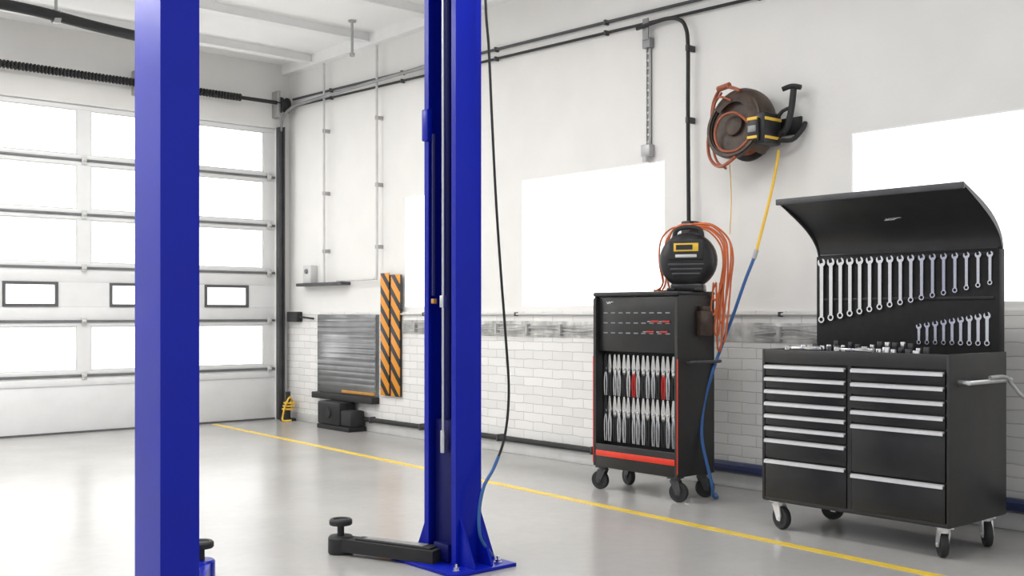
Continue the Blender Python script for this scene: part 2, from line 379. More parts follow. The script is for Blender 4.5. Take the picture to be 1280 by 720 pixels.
# hose beside second post
hp = [Vector((3.32, 4.10, 3.35))] + [on_y(px, py, 4.06) for px, py in ((607,2),(611,60),(615,150),(620,250),(626,340),(632,420),(636,490),(631,545),(618,583),(605,608),(599,640),(601,672))] + [Vector((3.36,4.08,.05))]
hs = smooth(hp, 8); k = int(len(hs)*.66)
h = thing('air_hose', 'thin hose hanging beside the blue post, black above and blue below', 'hose', (3.32, 4.10, 0))
off = Matrix.Translation((-3.32,-4.10,0))
bm = B(); tube(bm, hs[:k+1], .0065, 8); box(bm, 3.31, 3.335, 4.07, 4.13, 3.32, 3.38, .004); bm.transform(off); obj('upper_hose', bm, M['rubber'], h)
bm = B(); tube(bm, hs[k:], .0085, 8); bm.transform(off); obj('lower_hose', bm, M['bluehose'], h)

# ================================================================== CASTERS
def caster(root, x, y, ztop, r, yaw, metal):
    bm = B(); zc = r
    box(bm, -.045, .045, -.04, .04, ztop-.012, ztop, .002)
    lathe(bm, [(0,ztop-.035),(.032,ztop-.035),(.034,ztop-.012),(0,ztop-.012)], None, 16)
    for s in (-1, 1):
        m4 = T((0, s*.024, 0)) @ RX(PI/2)
        prism(bm, [(-.032,ztop-.025),(.032,ztop-.025),(.046,zc+.012),(.038,zc-.02),(.012,zc-.016)], -.004, .004, m4)
    tube(bm, [(.024,-.032,zc),(.024,.032,zc)], .011, 8)
    mt = T((x,y,0)) @ RZ(yaw); bm.transform(mt)
    c = obj('caster', bm, metal, root)
    bm = B(); lathe(bm, [(.012,-.018),(r*.62,-.018),(r*.62,-.014),(r*.66,-.018),(r*.93,-.018),(r,-.011),(r,.011),(r*.93,.018),(r*.66,.018),(r*.62,.014),(r*.62,.018),(.012,.018)], T((.024,0,zc)) @ RX(PI/2), 28, closed=True)
    bm.transform(mt); w = obj('wheel', bm, M['rubber'], c)
    return c
# ================================================================== WRENCH
def wrench_bm(L, wide=1.):
    bm = B(); hw = (.012+.055*L)*wide; rr = (.009+.045*L)*wide; t = .005+.012*L; s = hw*.46
    poly = []
    a0 = math.acos(s/hw)
    for i in range(19):
        a = a0 - i*(2*PI-2*(PI/2-a0))/18
        poly.append((hw*math.cos(a), hw*math.sin(a)))
    poly += [(-s, -hw*.15), (s, -hw*.15)]
    m1 = T((0,-.002,-hw)) @ FV @ RZ(math.radians(15))
    prism(bm, poly, 0, t, m1)
    prism(bm, [(-hw*.46,-hw*1.75),(hw*.46,-hw*1.75),(rr*.55,-(L-1.85*rr)),(-rr*.55,-(L-1.85*rr))], t*.15, t*.85, T((0,-.002,0)) @ FV)
    ringslab(bm, rr, rr*.58, 0, t*1.15, T((0,-.002,-(L-rr))) @ FV, 18)
    return bm

# ================================================================== TOOL CHEST
CX, CY = 5.46, 3.21
tc = thing('tool_chest', 'wide black rolling tool chest with open lid and silver drawer pulls', 'tool chest', (CX, CY, 0), WR)
wx, wy = .57, .31
bm = B(); box(bm, -wx+.006, wx-.006, -wy+.02, wy-.004, .185, .992, .006); box(bm, -wx+.003, wx-.003, -wy+.002, wy-.002, .165, .19, .006)
for s in (-1, 1): box(bm, s*wx, s*(wx-.02), -wy, wy, .172, 1.045, .005)
box(bm, -.012, .012, -wy+.004, -wy+.03, .19, .97)
box(bm, -wx+.004, wx-.004, -wy+.001, -wy+.021, .965, 1.044, .005); box(bm, -wx+.004, wx-.004, wy-.021, wy-.001, .985, 1.044, .005)
obj('body', bm, M['blackbody'], tc)
bm = B(); box(bm, -wx+.02, wx-.02, -wy+.02, wy-.06, .9935, 1.0); obj('tray_liner', bm, M['charcoal'], tc)
def drawers(xa, xb, hs):
    z = .96
    for hh in hs:
        bm = B(); box(bm, xa, xb, -wy-.002, -wy+.025, z-hh+.004, z-.004, .003); dr = obj('drawer', bm, M['blackgloss'], tc)
        bm = B(); m4 = T((xa+.004,0,0)) @ YZ
        zt = z-.006
        prism(bm, [(-wy+.004,zt),(-wy-.012,zt),(-wy-.022,zt-.006),(-wy-.022,zt-.021),(-wy-.016,zt-.021),(-wy-.012,zt-.01),(-wy+.004,zt-.008)], 0, xb-xa-.008, m4)
        obj('drawer_pull', bm, M['pull'], dr, 'silver full width drawer pull'); z -= hh
drawers(-.545, -.016, [.071]*6+[.12,.23])
drawers(.016, .545, [.075]*4+[.268, .208])
# board and lid
bm = B(); box(bm, -wx+.005, wx-.005, .235, .30, 1.0, 1.60, .006); obj('tool_board', bm, M['charcoal'], tc)
for z in (1.575, 1.335):
    bm = B(); box(bm, -wx+.03, wx-.03, .229, .236, z-.008, z+.008, .002); obj('hook_rail', bm, M['black'], tc)
prof = [(.275,1.60),(.257,1.665),(.208,1.73),(.138,1.786),(.045,1.836),(-.055,1.879),(-.16,1.92)]
pr = [Vector((p[0],p[1],0)) for p in prof]; sm = smooth(pr, 4)
outer = [(v.x, v.y) for v in sm]
inner = []
for i, v in enumerate(sm):
    tg = (sm[min(i+1,len(sm)-1)]-sm[max(i-1,0)]).normalized(); nn = Vector((-tg.y, tg.x, 0))
    q = v + nn*.012; inner.append((q.x, q.y))
if inner[len(inner)//2][1] > outer[len(outer)//2][1]:
    inner = [(2*o_[0]-i_[0], 2*o_[1]-i_[1]) for o_, i_ in zip(outer, inner)]
bm = B(); prism(bm, outer+list(reversed(inner)), -wx+.002, wx-.002, YZ)
deep = []
for i, (v, o_) in enumerate(zip(inner, outer)):
    w_ = 1.6*math.sin(PI*i/(len(inner)-1))
    deep.append((o_[0]+(v[0]-o_[0])*(1+w_), o_[1]+(v[1]-o_[1])*(1+w_)))
out2 = [(y, z+.0015) for y, z in outer]
for s in (-1, 1):
    prism(bm, out2+list(reversed(deep)), min(s*wx, s*(wx-.01)), max(s*wx, s*(wx-.01)), YZ)
lid = obj('lid', bm, M['lidgrey'], tc)
bm = B(); box(bm, -wx-.001, wx+.001, -.178, -.155, 1.89, 1.925, .004); obj('lid_lip', bm, M['darkgrey'], lid)
bm = B(); tube(bm, [(-wx+.02,.262,1.605),(wx-.02,.262,1.605)], .009, 8); obj('hinge', bm, M['darkgrey'], lid)
bm = B()   # small white script mark on lid
for pts in ([(-.045,0,.012),(-.03,0,-.008),(-.012,0,.016),(-.006,0,-.006)], [(0,0,.0),(.012,0,.008),(.018,0,-.006),(.03,0,.006),(.05,0,.008)], [(-.04,0,-.016),(.02,0,-.013)]):
    tube(bm, smooth(pts, 4), .0028, 6)
bm.transform(T((.02,.10,1.788)) @ RX(math.radians(-60))); obj('maker_mark', bm, M['white'], lid, 'small white script mark')
# side handle
bm = B(); tube(bm, smooth([(wx-.005,-.22,.90),(wx+.05,-.22,.90),(wx+.06,-.20,.90),(wx+.06,.20,.90),(wx+.05,.22,.90),(wx-.005,.22,.90)],4), .012, 10); obj('side_handle', bm, M['steel'], tc, 'silver side handle')
for x, y, yw in ((-.50,-.24,-.3),(.50,-.24,2.3),(-.47,.22,.6),(.50,.22,-.9)): caster(tc, x, y, .166, .068, yw, M['pull'])

def chest_pt(x, y, z): return Vector((CX+y, CY-x, z))     # chest front coordinates -> world
n = 17
for i in range(n):
    L = .395 - i*.0132
    x = -.52 + i*(1.04/(n-1))
    o = obj('wrench', wrench_bm(L, .78), M['chrome']); o.location = chest_pt(x, .231, 1.588); o.rotation_euler = (0,0,WR)
    tag(o, '%s long chrome wrench, top row under the lid of the tool chest' % ordl(i), 'wrench', 'long wrenches under the chest lid')
for i in range(9):
    L = .12 + .008*i
    x = .11 + i*.049
    o = obj('wrench', wrench_bm(L, .9), M['chrome']); o.location = chest_pt(x, .236, 1.195+.008*i); o.rotation_euler = (0,0,WR)
    tag(o, '%s short chrome wrench, bottom row under the lid of the tool chest' % ordl(i), 'wrench', 'short wrenches under the chest lid')
# sockets : two rows, chrome and dark
rs = random.Random(11)
for row, yy, n, x0, dx in (('front', -.20, 17, -.36, .043), ('rear', -.02, 16, -.40, .046)):
    for i in range(n):
        dark = rs.random() < (.45 if row == 'front' else .3)
        r = rs.uniform(.013, .020); hgt = rs.uniform(.055, .072) if row == 'front' else rs.uniform(.060, .095)
        bm = B(); lathe(bm, [(r*.6,hgt-.025),(r*.6,hgt),(r*.95,hgt),(r,hgt-.004),(r,hgt*.5),(r*.85,hgt*.45),(r*.85,0),(0,0),(0,hgt-.025)], None, 14)
        o = obj('socket', bm, M['darksteel'] if dark else M['chrome']); o.location = chest_pt(x0+i*dx, yy, 1.0); o.rotation_euler = (0,0,WR)
        tag(o, '%s socket, %s, in the %s row of the tool chest tray' % (ordl(i), 'dark steel' if dark else 'chrome', row), 'socket', 'sockets in the %s row of the chest tray' % row)
rt = thing('ratchet', 'chrome ratchet resting across the front rim of the chest tray at left', 'ratchet', chest_pt(-.30, -.295, 1.045), WR)
bm = B(); lathe(bm, [(0,0),(.02,0),(.022,.004),(.022,.018),(.018,.022),(0,.022)], T((-.1,0,0)), 16); box(bm, -.09, .02, -.006, .006, .004, .016, .003); obj('head', bm, M['chrome'], rt)
bm = B(); tube(bm, [(.015,0,.010),(.04,0,.011),(.11,0,.011),(.12,0,.011)], lambda t: .009+.003*math.sin(t*PI), 10); obj('grip', bm, M['toolsteel'], rt)
dup(rt, chest_pt(.02, -.297, 1.045), 'chrome ratchet resting across the front rim of the chest tray at middle', rz=WR-.04)
for o in COL.objects:
    if o.name.startswith('ratchet'): o['group'] = 'ratchets on the chest rim'

# ================================================================== TOOL CART
KX, KY = 5.57, 5.01
tk = thing('tool_cart', 'tall narrow black tool cart with red edges holding hanging hand tools', 'tool cart', (KX, KY, 0), WR)
kx, ky = .39, .19
bm = B(); box(bm, -kx+.02, kx-.02, -.10, ky-.002, .172, 1.372, .006); obj('back_panel', bm, M['charcoal'], tk)
for s in (-1, 1):
    bm = B(); m4 = T((s*(kx-.0125)-.0125, 0, 0)) @ YZ
    prism(bm, [(-ky,.17),(ky,.17),(ky,1.372),(-.17,1.372),(-ky,1.35)], 0, .025, m4); obj('side_panel', bm, M['blackbody'], tk)
    bm = B(); box(bm, s*kx-.003*s, s*kx+.003*s, -ky-.003, -ky+.005, .19, .95, .001); obj('edge_strip', bm, M['red'], tk, 'red edge strip')
bm = B(); box(bm, -kx-.005, kx+.005, -ky-.001, ky+.005, 1.37, 1.40, .01); obj('top_cap', bm, M['black'], tk)
bm = B(); box(bm, -kx+.025, kx-.025, -.165, -.098, .985, 1.371, .005); uf = obj('upper_front', bm, M['blackgloss'], tk)
for z in (1.255, 1.185, 1.115):
    for q in range(9):
        bm = B(); box(bm, -kx+.08+q*.072, -kx+.118+q*.072, -.1675, -.164, z-.004, z+.004); obj('slot', bm, M['grey'], uf)
bm = B()
for pts in ([(-.03,0,.008),(-.018,0,-.006),(-.006,0,.01),(0,0,-.004),(.012,0,.006),(.03,0,.006)],): tube(bm, smooth(pts,4), .0025, 6)
bm.transform(T((-.25,-.166,1.325))); obj('maker_mark', bm, M['white'], uf, 'small white script mark')
bm = B(); box(bm, -kx+.022, kx-.022, -ky+.003, -.095, .166, .20, .003); box(bm, -kx+.02, kx-.02, -ky+.001, -ky+.016, .168, .33, .004); obj('tool_tray', bm, M['blackgloss'], tk)
bm = B(); box(bm, -kx+.03, kx-.02, -ky-.006, -ky+.002, .245, .285, .003); obj('red_band', bm, M['red'], tk, 'bright red band along the tray')
bm = B(); box(bm, kx-.002, kx+.05, .0, .12, 1.10, 1.27, .012); box(bm, kx+.006, kx+.042, .02, .10, 1.26, 1.30, .006); obj('side_pocket', bm, M['brown'], tk, 'dark side pocket')
bm = B(); tube(bm, smooth([(kx-.01,-.1,.92),(kx+.07,-.1,.93),(kx+.085,-.08,.93),(kx+.085,.13,.93),(kx+.07,.15,.93),(kx-.01,.15,.92)],4), .011, 10); obj('push_handle', bm, M['darkgrey'], tk)
for x, y, yw in ((-.34,-.14,3.4),(.33,-.14,.3),(-.33,.13,2.9),(.33,.13,1.0)): caster(tk, x, y, .168, .066, yw, M['darkgrey'])
def cart_pt(x, y, z): return Vector((KX+y, KY-x, z))
def pliers(gm, k=1.15, gl=.16):
    t = thing('pliers', 'x', 'pliers', (0,0,0), WR)
    bm = B()
    prism(bm, [(x*k, z*k) for x, z in [(-.006,.105),(.006,.105),(.013,.06),(.016,.03),(.012,.01),(.010,-.012),(-.010,-.012),(-.012,.01),(-.016,.03),(-.013,.06)]], 0, .012, T((0,-.002,0)) @ FV)
    lathe(bm, [(0,.012),(.009,.012),(.009,.016),(0,.017)], T((0,-.002,.025)) @ FV, 14)
    obj('head', bm, M['toolsteel'], t)
    for s in (-1, 1):
        bm = B(); tube(bm, smooth([(s*.005,-.009,.0),(s*.0105,-.010,-.25*gl),(s*.0118,-.010,-.6*gl),(s*.0085,-.010,-gl)],5), lambda q: .0062+.0016*math.sin(q*PI), 8)
        obj('grip', bm, gm, t)
    return t
grips = [M['rubber'], M['toolsteel'], M['redgrip']]
nm = {0:'black gripped', 1:'all steel', 2:'red gripped'}
def plier_row(seq, xs, dx, z, row, k, gl):
    first = {}
    for i, g in enumerate(seq):
        lab = '%s pliers in the %s row of the tool cart, %s pair' % (ordl(i), row, nm[g])
        loc = cart_pt(xs+i*dx, -.103-.006*(i % 2), z)
        if g not in first:
            first[g] = pliers(grips[g], k, gl); first[g].location = loc; first[g]['label'] = lab; first[g]['group'] = 'pliers hanging in the %s row of the cart' % row
        else: dup(first[g], loc, lab, 'pliers hanging in the %s row of the cart' % row)
plier_row([1,0,1,1,0,1,2,1,0,1,1,0,2,1,0,1], -.34, .0452, .835, 'upper', 1.2, .165)
plier_row([1,1,0,1,1,0,1,1,1,0,1,1,0,1,1,1], -.34, .0452, .535, 'lower', 1.25, .19)
for i, (x, z) in enumerate(((.17,1.196),(.27,1.196),(.13,1.126),(.25,1.126))):
    t = thing('screwdriver', '%s red handled screwdriver lying in the slots of the tool cart' % ['upper left','upper right','lower left','lower right'][i], 'screwdriver', cart_pt(x, -.171, z), WR, 'red screwdrivers on the cart')
    bm = B(); lathe(bm, [(0,-.03),(.006,-.03),(.0075,-.02),(.0065,.02),(.0075,.032),(.006,.04),(0,.041)], RY(PI/2), 10); obj('grip', bm, M['redgrip'], t)
    bm = B(); tube(bm, [(-.028,0,0),(-.06,0,0)], .003, 6); obj('shaft', bm, M['zinc'], t)

# ================================================================== CORD REEL on the cart (turned towards the room)
cr = thing('cord_reel', 'round black cord reel with yellow label on top of the tall cart', 'cord reel', cart_pt(.305, .02, 1.40), WR+.55)
S = Matrix.Diagonal((1.10,1.0,1.04,1))
def robj(name, bm, m, parent=None, label=None, ang=35):
    bm.transform(S); return obj(name, bm, m, parent, label, ang)
mt = T((0,.09,.20)) @ FV
bm = B(); lathe(bm, [(0,0),(.10,0),(.15,.010),(.172,.035),(.178,.08),(.172,.13),(.155,.16),(.11,.178),(0,.18)], mt @ Matrix.Diagonal((1.0,1.04,1,1)), 36); robj('casing', bm, M['black'], cr, ang=50)
bm = B(); box(bm, -.10, .10, -.08, .09, 0, .05, .015); box(bm, -.12, -.07, -.09, .10, 0, .022, .008); box(bm, .05, .10, -.09, .10, 0, .022, .008); robj('foot', bm, M['blackgloss'], cr)
bm = B(); tube(bm, smooth([(-.085,0,.34),(-.075,0,.395),(-.03,0,.415),(.03,0,.415),(.075,0,.395),(.085,0,.34)],5), .015, 10); robj('carry_handle', bm, M['rubber'], cr)
bm = B(); box(bm, -.105, .105, -.1, -.075, .20, .33, .012); lb = robj('label_frame', bm, M['rubber'], cr)
bm = B(); box(bm, -.075, .075, -.104, -.098, .255, .308, .003); robj('label_plate', bm, M['yellow'], lb, 'yellow label plate')
bm = B(); box(bm, -.06, .04, -.1065, -.102, .266, .297); robj('label_print', bm, M['rubber'], lb)
bm = B(); box(bm, -.065, .065, -.104, -.098, .216, .236, .003); robj('grey_band', bm, M['lightgrey'], lb)
for q in range(3):
    bm = B(); box(bm, -.11+q*.012, .11-q*.012, -.096, -.084, .165-q*.03, .178-q*.03, .004); robj('vent_rib', bm, M['darkgrey'], cr)
# orange cord
bm = B()
rc = random.Random(21)
def cl(pts, j=.0): return smooth([cart_pt(p[0]+rc.uniform(-j,j), p[1]+rc.uniform(-j,j), p[2]+rc.uniform(-j,j)*.8) for p in pts], 6)
cr_ = .0064
tube(bm, cl([(.29,.0,1.835),(.18,-.01,1.83),(.095,-.02,1.75),(.065,.0,1.60),(.07,.03,1.47),(.045,.03,1.411),(.08,.10,1.411)]), cr_, 8)
tube(bm, cl([(.29,.03,1.845),(.16,.04,1.83),(.08,.06,1.71),(.06,.08,1.54),(.08,.10,1.412),(.12,.14,1.412)]), cr_, 8)
tube(bm, cl([(.33,.10,1.85),(.20,.11,1.86),(.085,.12,1.79),(.03,.13,1.63),(.01,.13,1.48),(-.02,.12,1.411),(.01,.05,1.411)]), cr_, 8)
tube(bm, cl([(.30,.06,1.85),(.18,.07,1.855),(.065,.08,1.77),(.02,.08,1.60),(.035,.07,1.46),(.04,.0,1.411),(.07,-.06,1.411)]), cr_, 8)
# tight wraps over the top right of the casing, then a narrow bundle down the rear edge of the cart
for dx, y_, zt, zb, xr in ((.03,.16,1.835,1.34,.455),(.04,.17,1.845,1.10,.460),(.05,.19,1.855,1.00,.468),(.055,.205,1.86,1.18,.475),(.06,.215,1.85,1.06,.482),(.03,.15,1.825,1.24,.450)):
    tube(bm, cl([(.24+dx,.45*y_,zt),(.36+dx,.7*y_,zt-.01),(xr+.015,y_,zt-.10),(xr+.035,y_+.01,zt-.22),(xr+.015,y_+.02,1.48),(xr-.005,y_+.01,(1.48+zb)/2),(xr-.02,y_,zb+.03),(xr-.03,y_-.005,zb),(xr-.042,y_-.012,zb+.04),(xr-.034,y_-.012,(1.48+zb)/2),(xr-.02,y_-.012,1.46)], .005), cr_, 8)
tag(obj('extension_cord', bm, M['orange']), 'orange cord looped around the black reel and hanging beside the cart', 'cord')

# ================================================================== WALL HOSE REEL
RYc = 4.69; RZc = 2.53
wr = thing('hose_reel', 'dark brown and black hose reel mounted high on the white wall', 'hose reel', (W, RYc, RZc), WR)
bm = B(); box(bm, -.06, .44, -.02, 0, -.05, .07, .004); box(bm, .0, .12, -.10, 0, -.06, .06, .006); obj('wall_bracket', bm, M['black'], wr)
cx, cz = .075, -.015
ax = T((cx, -.06, cz)) @ RX(math.radians(-10)) @ FV
bm = B(); lathe(bm, [(0,0),(.19,0),(.20,.012),(.20,.024),(.19,.03),(.09,.03),(.09,.20),(.0,.20)], ax, 40); obj('drum', bm, M['rubber'], wr)
bm = B(); ringslab(bm, .232, .195, .195, .225, ax, 44); ringslab(bm, .225, .205, .222, .238, ax, 44); lathe(bm, [(.20,.20),(.19,.212),(.10,.200),(.075,.205),(.07,.235),(.03,.25),(0,.25)], ax, 40)
obj('front_flange', bm, M['brown'], wr)
bm = B()
for lay in range(2):
    for k in range(6):
        R_ = .125+.028*lay; z_ = .045+.027*k
        lathe(bm, [(R_-.013,z_),(R_,z_+.013),(R_+.013,z_),(R_,z_-.013)], ax, 32, closed=True)
obj('coiled_hose', bm, M['orangered'], wr, 'brown orange hose wound on the drum')
bm = B(); arc = []
for k in range(21):
    a = math.radians(-48+k*(196/20)); arc.append((math.cos(a), math.sin(a)))
rows = [(.02,.80),(.05,.93),(.09,.99),(.14,1.0),(.19,.97),(.225,.90),(.245,.78),(.252,.55)]
prev = None
for z_, s_ in rows:
    ring_ = [bm.verts.new(ax @ Vector((x*.245*s_, z*.275*s_+.012, z_))) for x, z in arc]
    if prev:
        for k in range(20): bm.faces.new((prev[k], prev[k+1], ring_[k+1], ring_[k]))
    prev = ring_
hsg = obj('hood', bm, M['brown'], wr, ang=50)
bm = B(); box(bm, .20, .335, -.29, -.09, -.13, .09, .02); box(bm, .21, .30, -.32, -.28, -.11, .05, .012); lbx = obj('motor_box', bm, M['black'], wr)
for z0_, z1_ in ((-.095,-.075),(.03,.052)):
    bm = B(); box(bm, .235, .339, -.28, -.10, z0_, z1_, .003); box(bm, .215, .295, -.324, -.275, z0_, z1_, .003); obj('yellow_stripe', bm, M['yellow'], lbx)
bm = B(); box(bm, .222, .288, -.3245, -.319, -.05, -.005, .003); obj('label', bm, M['grey'], lbx)
bm = B(); tube(bm, smooth([(.33,-.12,-.06),(.40,-.13,-.02),(.43,-.12,.10),(.435,-.10,.24)],5), .022, 10); tube(bm, smooth([(.36,-.12,.25),(.42,-.10,.265),(.48,-.08,.25)],4), .018, 8); tube(bm, smooth([(.30,-.14,-.09),(.42,-.10,-.10),(.47,-.05,-.03),(.47,-.015,.02)],4), .016, 8); tube(bm, smooth([(.435,-.11,.12),(.37,-.13,.10),(.33,-.13,.06)],4), .013, 8); obj('guide_arm', bm, M['rubber'], wr)
bm = B()
tube(bm, smooth([(.12,-.27,.26),(.02,-.26,.30),(-.08,-.24,.30),(-.17,-.2,.22),(-.19,-.2,.08),(-.25,-.16,-.03),(-.24,-.16,-.14),(-.14,-.22,-.22),(.0,-.3,-.25),(.12,-.32,-.2)],6), .012, 10)
tube(bm, smooth([(-.05,-.26,.27),(-.15,-.22,.20),(-.20,-.18,.06),(-.2,-.17,-.08),(-.12,-.22,-.2),(.02,-.30,-.27)],6), .009, 10)
tube(bm, smooth([(.05,-.28,.20),(-.06,-.28,.24),(-.13,-.25,.16),(-.15,-.24,.02),(-.12,-.27,-.12)],6), .008, 10)
tube(bm, smooth([(.22,-.31,.02),(.12,-.33,.10),(.0,-.33,.08),(-.06,-.32,-.03),(.0,-.33,-.14),(.13,-.33,-.16),(.22,-.32,-.10)],6), .009, 10)
tube(bm, [(-.09,-.245,.305),(.02,-.26,.315)], .021, 10)
obj('loose_hose', bm, M['orangered'], wr, 'brown orange hose looping over the drum')
# hanging hose
hose0 = on_x(973,188,W-.12)
ph = [on_x(px, py, X) for px, py, X in ((971,205,6.10),(963,245,6.06),(953,285,6.0),(944,318,5.95),(931,352,5.90),(916,395,5.86),(901,435,5.80),(889,470,5.72),(880,505,5.66),(877,535,5.62),(879,560,5.60))]
hs = smooth([hose0]+ph+[Vector((5.61, 4.52, .12)), Vector((5.66,4.55,.03)), Vector((5.74,4.58,.012)), Vector((5.82,4.66,.012))], 6)
k = 4*6
hh = thing('hanging_hose', 'hose dropping from the wall reel, yellow above and blue below', 'hose', (5.56, 4.46, 0)); off = T((-5.56,-4.46,0))
bm = B(); tube(bm, hs[:k+1], .0105, 8); bm.transform(off); obj('yellow_section', bm, M['yellow'], hh)
bm = B(); tube(bm, hs[k:], .0115, 8); bm.transform(off); obj('blue_section', bm, M['bluehose'], hh)
bm = B(); tube(bm, [hs[k-1], hs[k+1]], .016, 10); bm.transform(off); obj('coupling', bm, M['zinc'], hh)
c0 = on_x(912,205,W-.10)
bm = B(); tube(bm, smooth([c0, c0+Vector((.02,.0,-.25)), c0+Vector((.04,.03,-.5))],6), .0035, 6); tag(obj('pull_cord', bm, M['yellow']), 'thin yellow cord hanging below the left side of the wall reel', 'cord')

# ================================================================== WALL PIPES
def pipe_thing(name, label, cat, pts, r, m, clips=(), clipm=None):
    P = [Vector(p) for p in pts]; o0 = P[0]
    t = thing(name, label, cat, o0)
    bm = B(); tube(bm, P, r, 10); bm.transform(T(-o0)); obj('tube', bm, m, t)
    for c in clips:
        c = Vector(c); bm = B(); box(bm, c.x-r-.005, W-.001, c.y-.010, c.y+.010, c.z-r-.008, c.z+r+.008, .003); bm.transform(T(-o0)); obj('clip', bm, clipm or M['darkgrey'], t)
    return t
def zz(y, base): return base + (y-5)*.031
for base, r, m, lab in ((3.585, .013, M['darkgrey'], 'upper grey conduit running along the top of the long wall'), (3.50, .012, M['rubber'], 'lower black conduit running along the top of the long wall')):
    pipe_thing('conduit', lab, 'pipe', [(W-.03, y, zz(y, base)) for y in (1.5, 5, 8, 11.25)], r, m, [(W-.03, y, zz(y, base)) for y in (3.2, 4.6, 6.1, 7.5, 9, 10.4)])
PX = W-.075
p = [on_x(px, py, PX) for px, py in ((796,36),(830,24),(848,24),(857,34),(860,60),(860,150),(861,278))]
t = pipe_thing('drop_pipe', 'black pipe dropping down the wall behind the black cord reel', 'pipe', smooth(p, 5), .015, M['rubber'], [(p[5].x, p[5].y, p[5].z), (p[4].x, p[4].y, p[4].z)])
o0 = p[0]; q = p[-1]
bm = B(); box(bm, q.x-.04, W-.001, q.y-.045, q.y+.045, q.z-.14, q.z+.01, .012); bm.transform(T(-o0)); obj('socket_box', bm, M['black'], t)
# strut
q0 = on_x(811, 48, W-.02); q1 = on_x(815, 192, W-.02)
st = thing('wall_strut', 'slotted grey steel strut hanging down the wall below the conduits', 'bracket', (W, q0.y, q1.z), WR)
bm = B(); Lz = q0.z-q1.z; box(bm, -.016, -.011, -.035, 0, 0, Lz); box(bm, .011, .016, -.035, 0, 0, Lz); box(bm, -.016, .016, -.008, 0, 0, Lz)
obj('channel', bm, M['lightgrey'], st)
for k in range(int(Lz/.06)-1):
    bm = B(); box(bm, -.011, .011, -.030, -.006, .08+k*.058, .10+k*.058, .002); obj('link', bm, M['zinc'], st)
bm = B(); box(bm, -.045, .045, -.065, 0, -.02, .07, .006); lathe(bm, [(0,0),(.03,0),(.03,.05),(0,.05)], T((0,-.05,-.07)), 14); obj('foot_bracket', bm, M['zinc'], st)
bm = B(); box(bm, -.04, .04, -.055, 0, Lz-.08, Lz, .006); box(bm, -.03, .03, -.062, -.048, Lz-.02, Lz+.15, .005); obj('junction_box', bm, M['grey'], st)
# shelf with switch box, risers near door
q = on_x(392, 345, W); shelf_top = q.z-.085
sb = thing('switch_box', 'small grey switch box on dark shelf by the garage door', 'switch', (W, q.y, q.z), WR)
bm = B(); box(bm, -.09, .09, -.09, 0, -.085, .12, .01); obj('box', bm, M['lightgrey'], sb)
bm = B(); box(bm, -.18, .80, -.13, 0, -.12, -.085, .004); obj('shelf', bm, M['darkgrey'], sb)
bm = B(); lathe(bm, [(0,0),(.03,0),(.025,.02),(0,.02)], T((0,-.09,.05)) @ FV, 16); obj('knob', bm, M['midgrey'], sb)
RPX = W-.075
p = [on_x(405, 200, RPX)]; p = [Vector((RPX, p[0].y, CZ-.14)), Vector((RPX, p[0].y, 2.8)), Vector((RPX, p[0].y, shelf_top))]
pipe_thing('riser_pipe', 'grey riser pipe near the garage door corner', 'pipe', p, .013, M['lightgrey'], [Vector((RPX, p[0].y, z)) for z in (3.3, 2.6, 1.95)], M['zinc'])
ySup = on_x(471, 200, RPX).y; yEnd = q.y-.74
p = [Vector((RPX, ySup, CZ-.14)), Vector((RPX, ySup, 3.0)), Vector((RPX, ySup, shelf_top+.13)), Vector((RPX, ySup+.03, shelf_top+.04)), Vector((RPX, ySup+.12, shelf_top+.014)), Vector((RPX, yEnd+.1, shelf_top+.014))]
t = pipe_thing('supply_pipe', 'grey pipe dropping from the ceiling and turning left onto the dark shelf', 'pipe', smooth(p, 5), .013, M['lightgrey'], [Vector((RPX, ySup, z)) for z in (3.3, 2.6, 1.95)], M['zinc'])
# base conduits
pipe_thing('base_pipe', 'black pipe running low along the brick wall', 'pipe', [(W-.075, 5.5, .13), (W-.075, 8.2, .13), (W-.075, 9.7, .13)], .024, M['rubber'], [(W-.075, y, .13) for y in (6.2, 7.4, 8.6, 9.5)])
pipe_thing('base_pipe', 'dark blue pipe running low along the wall between the cart and chest', 'pipe', [(W-.075, 2.2, .15), (W-.075, 5.3, .15)], .04, mat('navy_pipe_paint', (.02,.03,.10), .4), [(W-.075, y, .15) for y in (4.3, 3.0)])
# cable bundles on brick
def squiggle(name, ya, yb, z, amp, label, seed):
    rd = random.Random(seed); bm = B()
    for k in range(5):
        pts = []; n = int(abs(yb-ya)/.28)
        for i in range(n+1):
            y = ya+(yb-ya)*i/n
            pts.append((W-.046-rd.random()*.02, y, z+(k-2)*amp*.42+rd.uniform(-amp, amp)*.35))
        tube(bm, smooth(pts, 5), .0035+.0025*(k == 2), 6)
    for i in range(int(abs(yb-ya)/.4)):
        y = ya+(yb-ya)*(i+.5)/int(abs(yb-ya)/.4); box(bm, W-.075, W-.0335, y-.015, y+.015, z-.05, z+.05, .004)
    tag(obj(name, bm, M['cablegrey']), label, 'cable')
squiggle('cable_bundle', 8.95, 5.55, 1.11, .05, 'faded grey cables strung along the brick wall left of the cart', 3)
squiggle('cable_bundle', 4.62, 3.75, 1.11, .05, 'faded grey cables strung along the brick wall between cart and chest', 5)
pipe_thing('wall_rail', 'grey rail along the top edge of the white brick', 'rail', [(W-.05, 3.7, 1.245), (W-.05, 9.0, 1.245)], .009, M['lightgrey'], [(W-.05, y, 1.245) for y in (4.4, 5.8, 7.2, 8.6)])
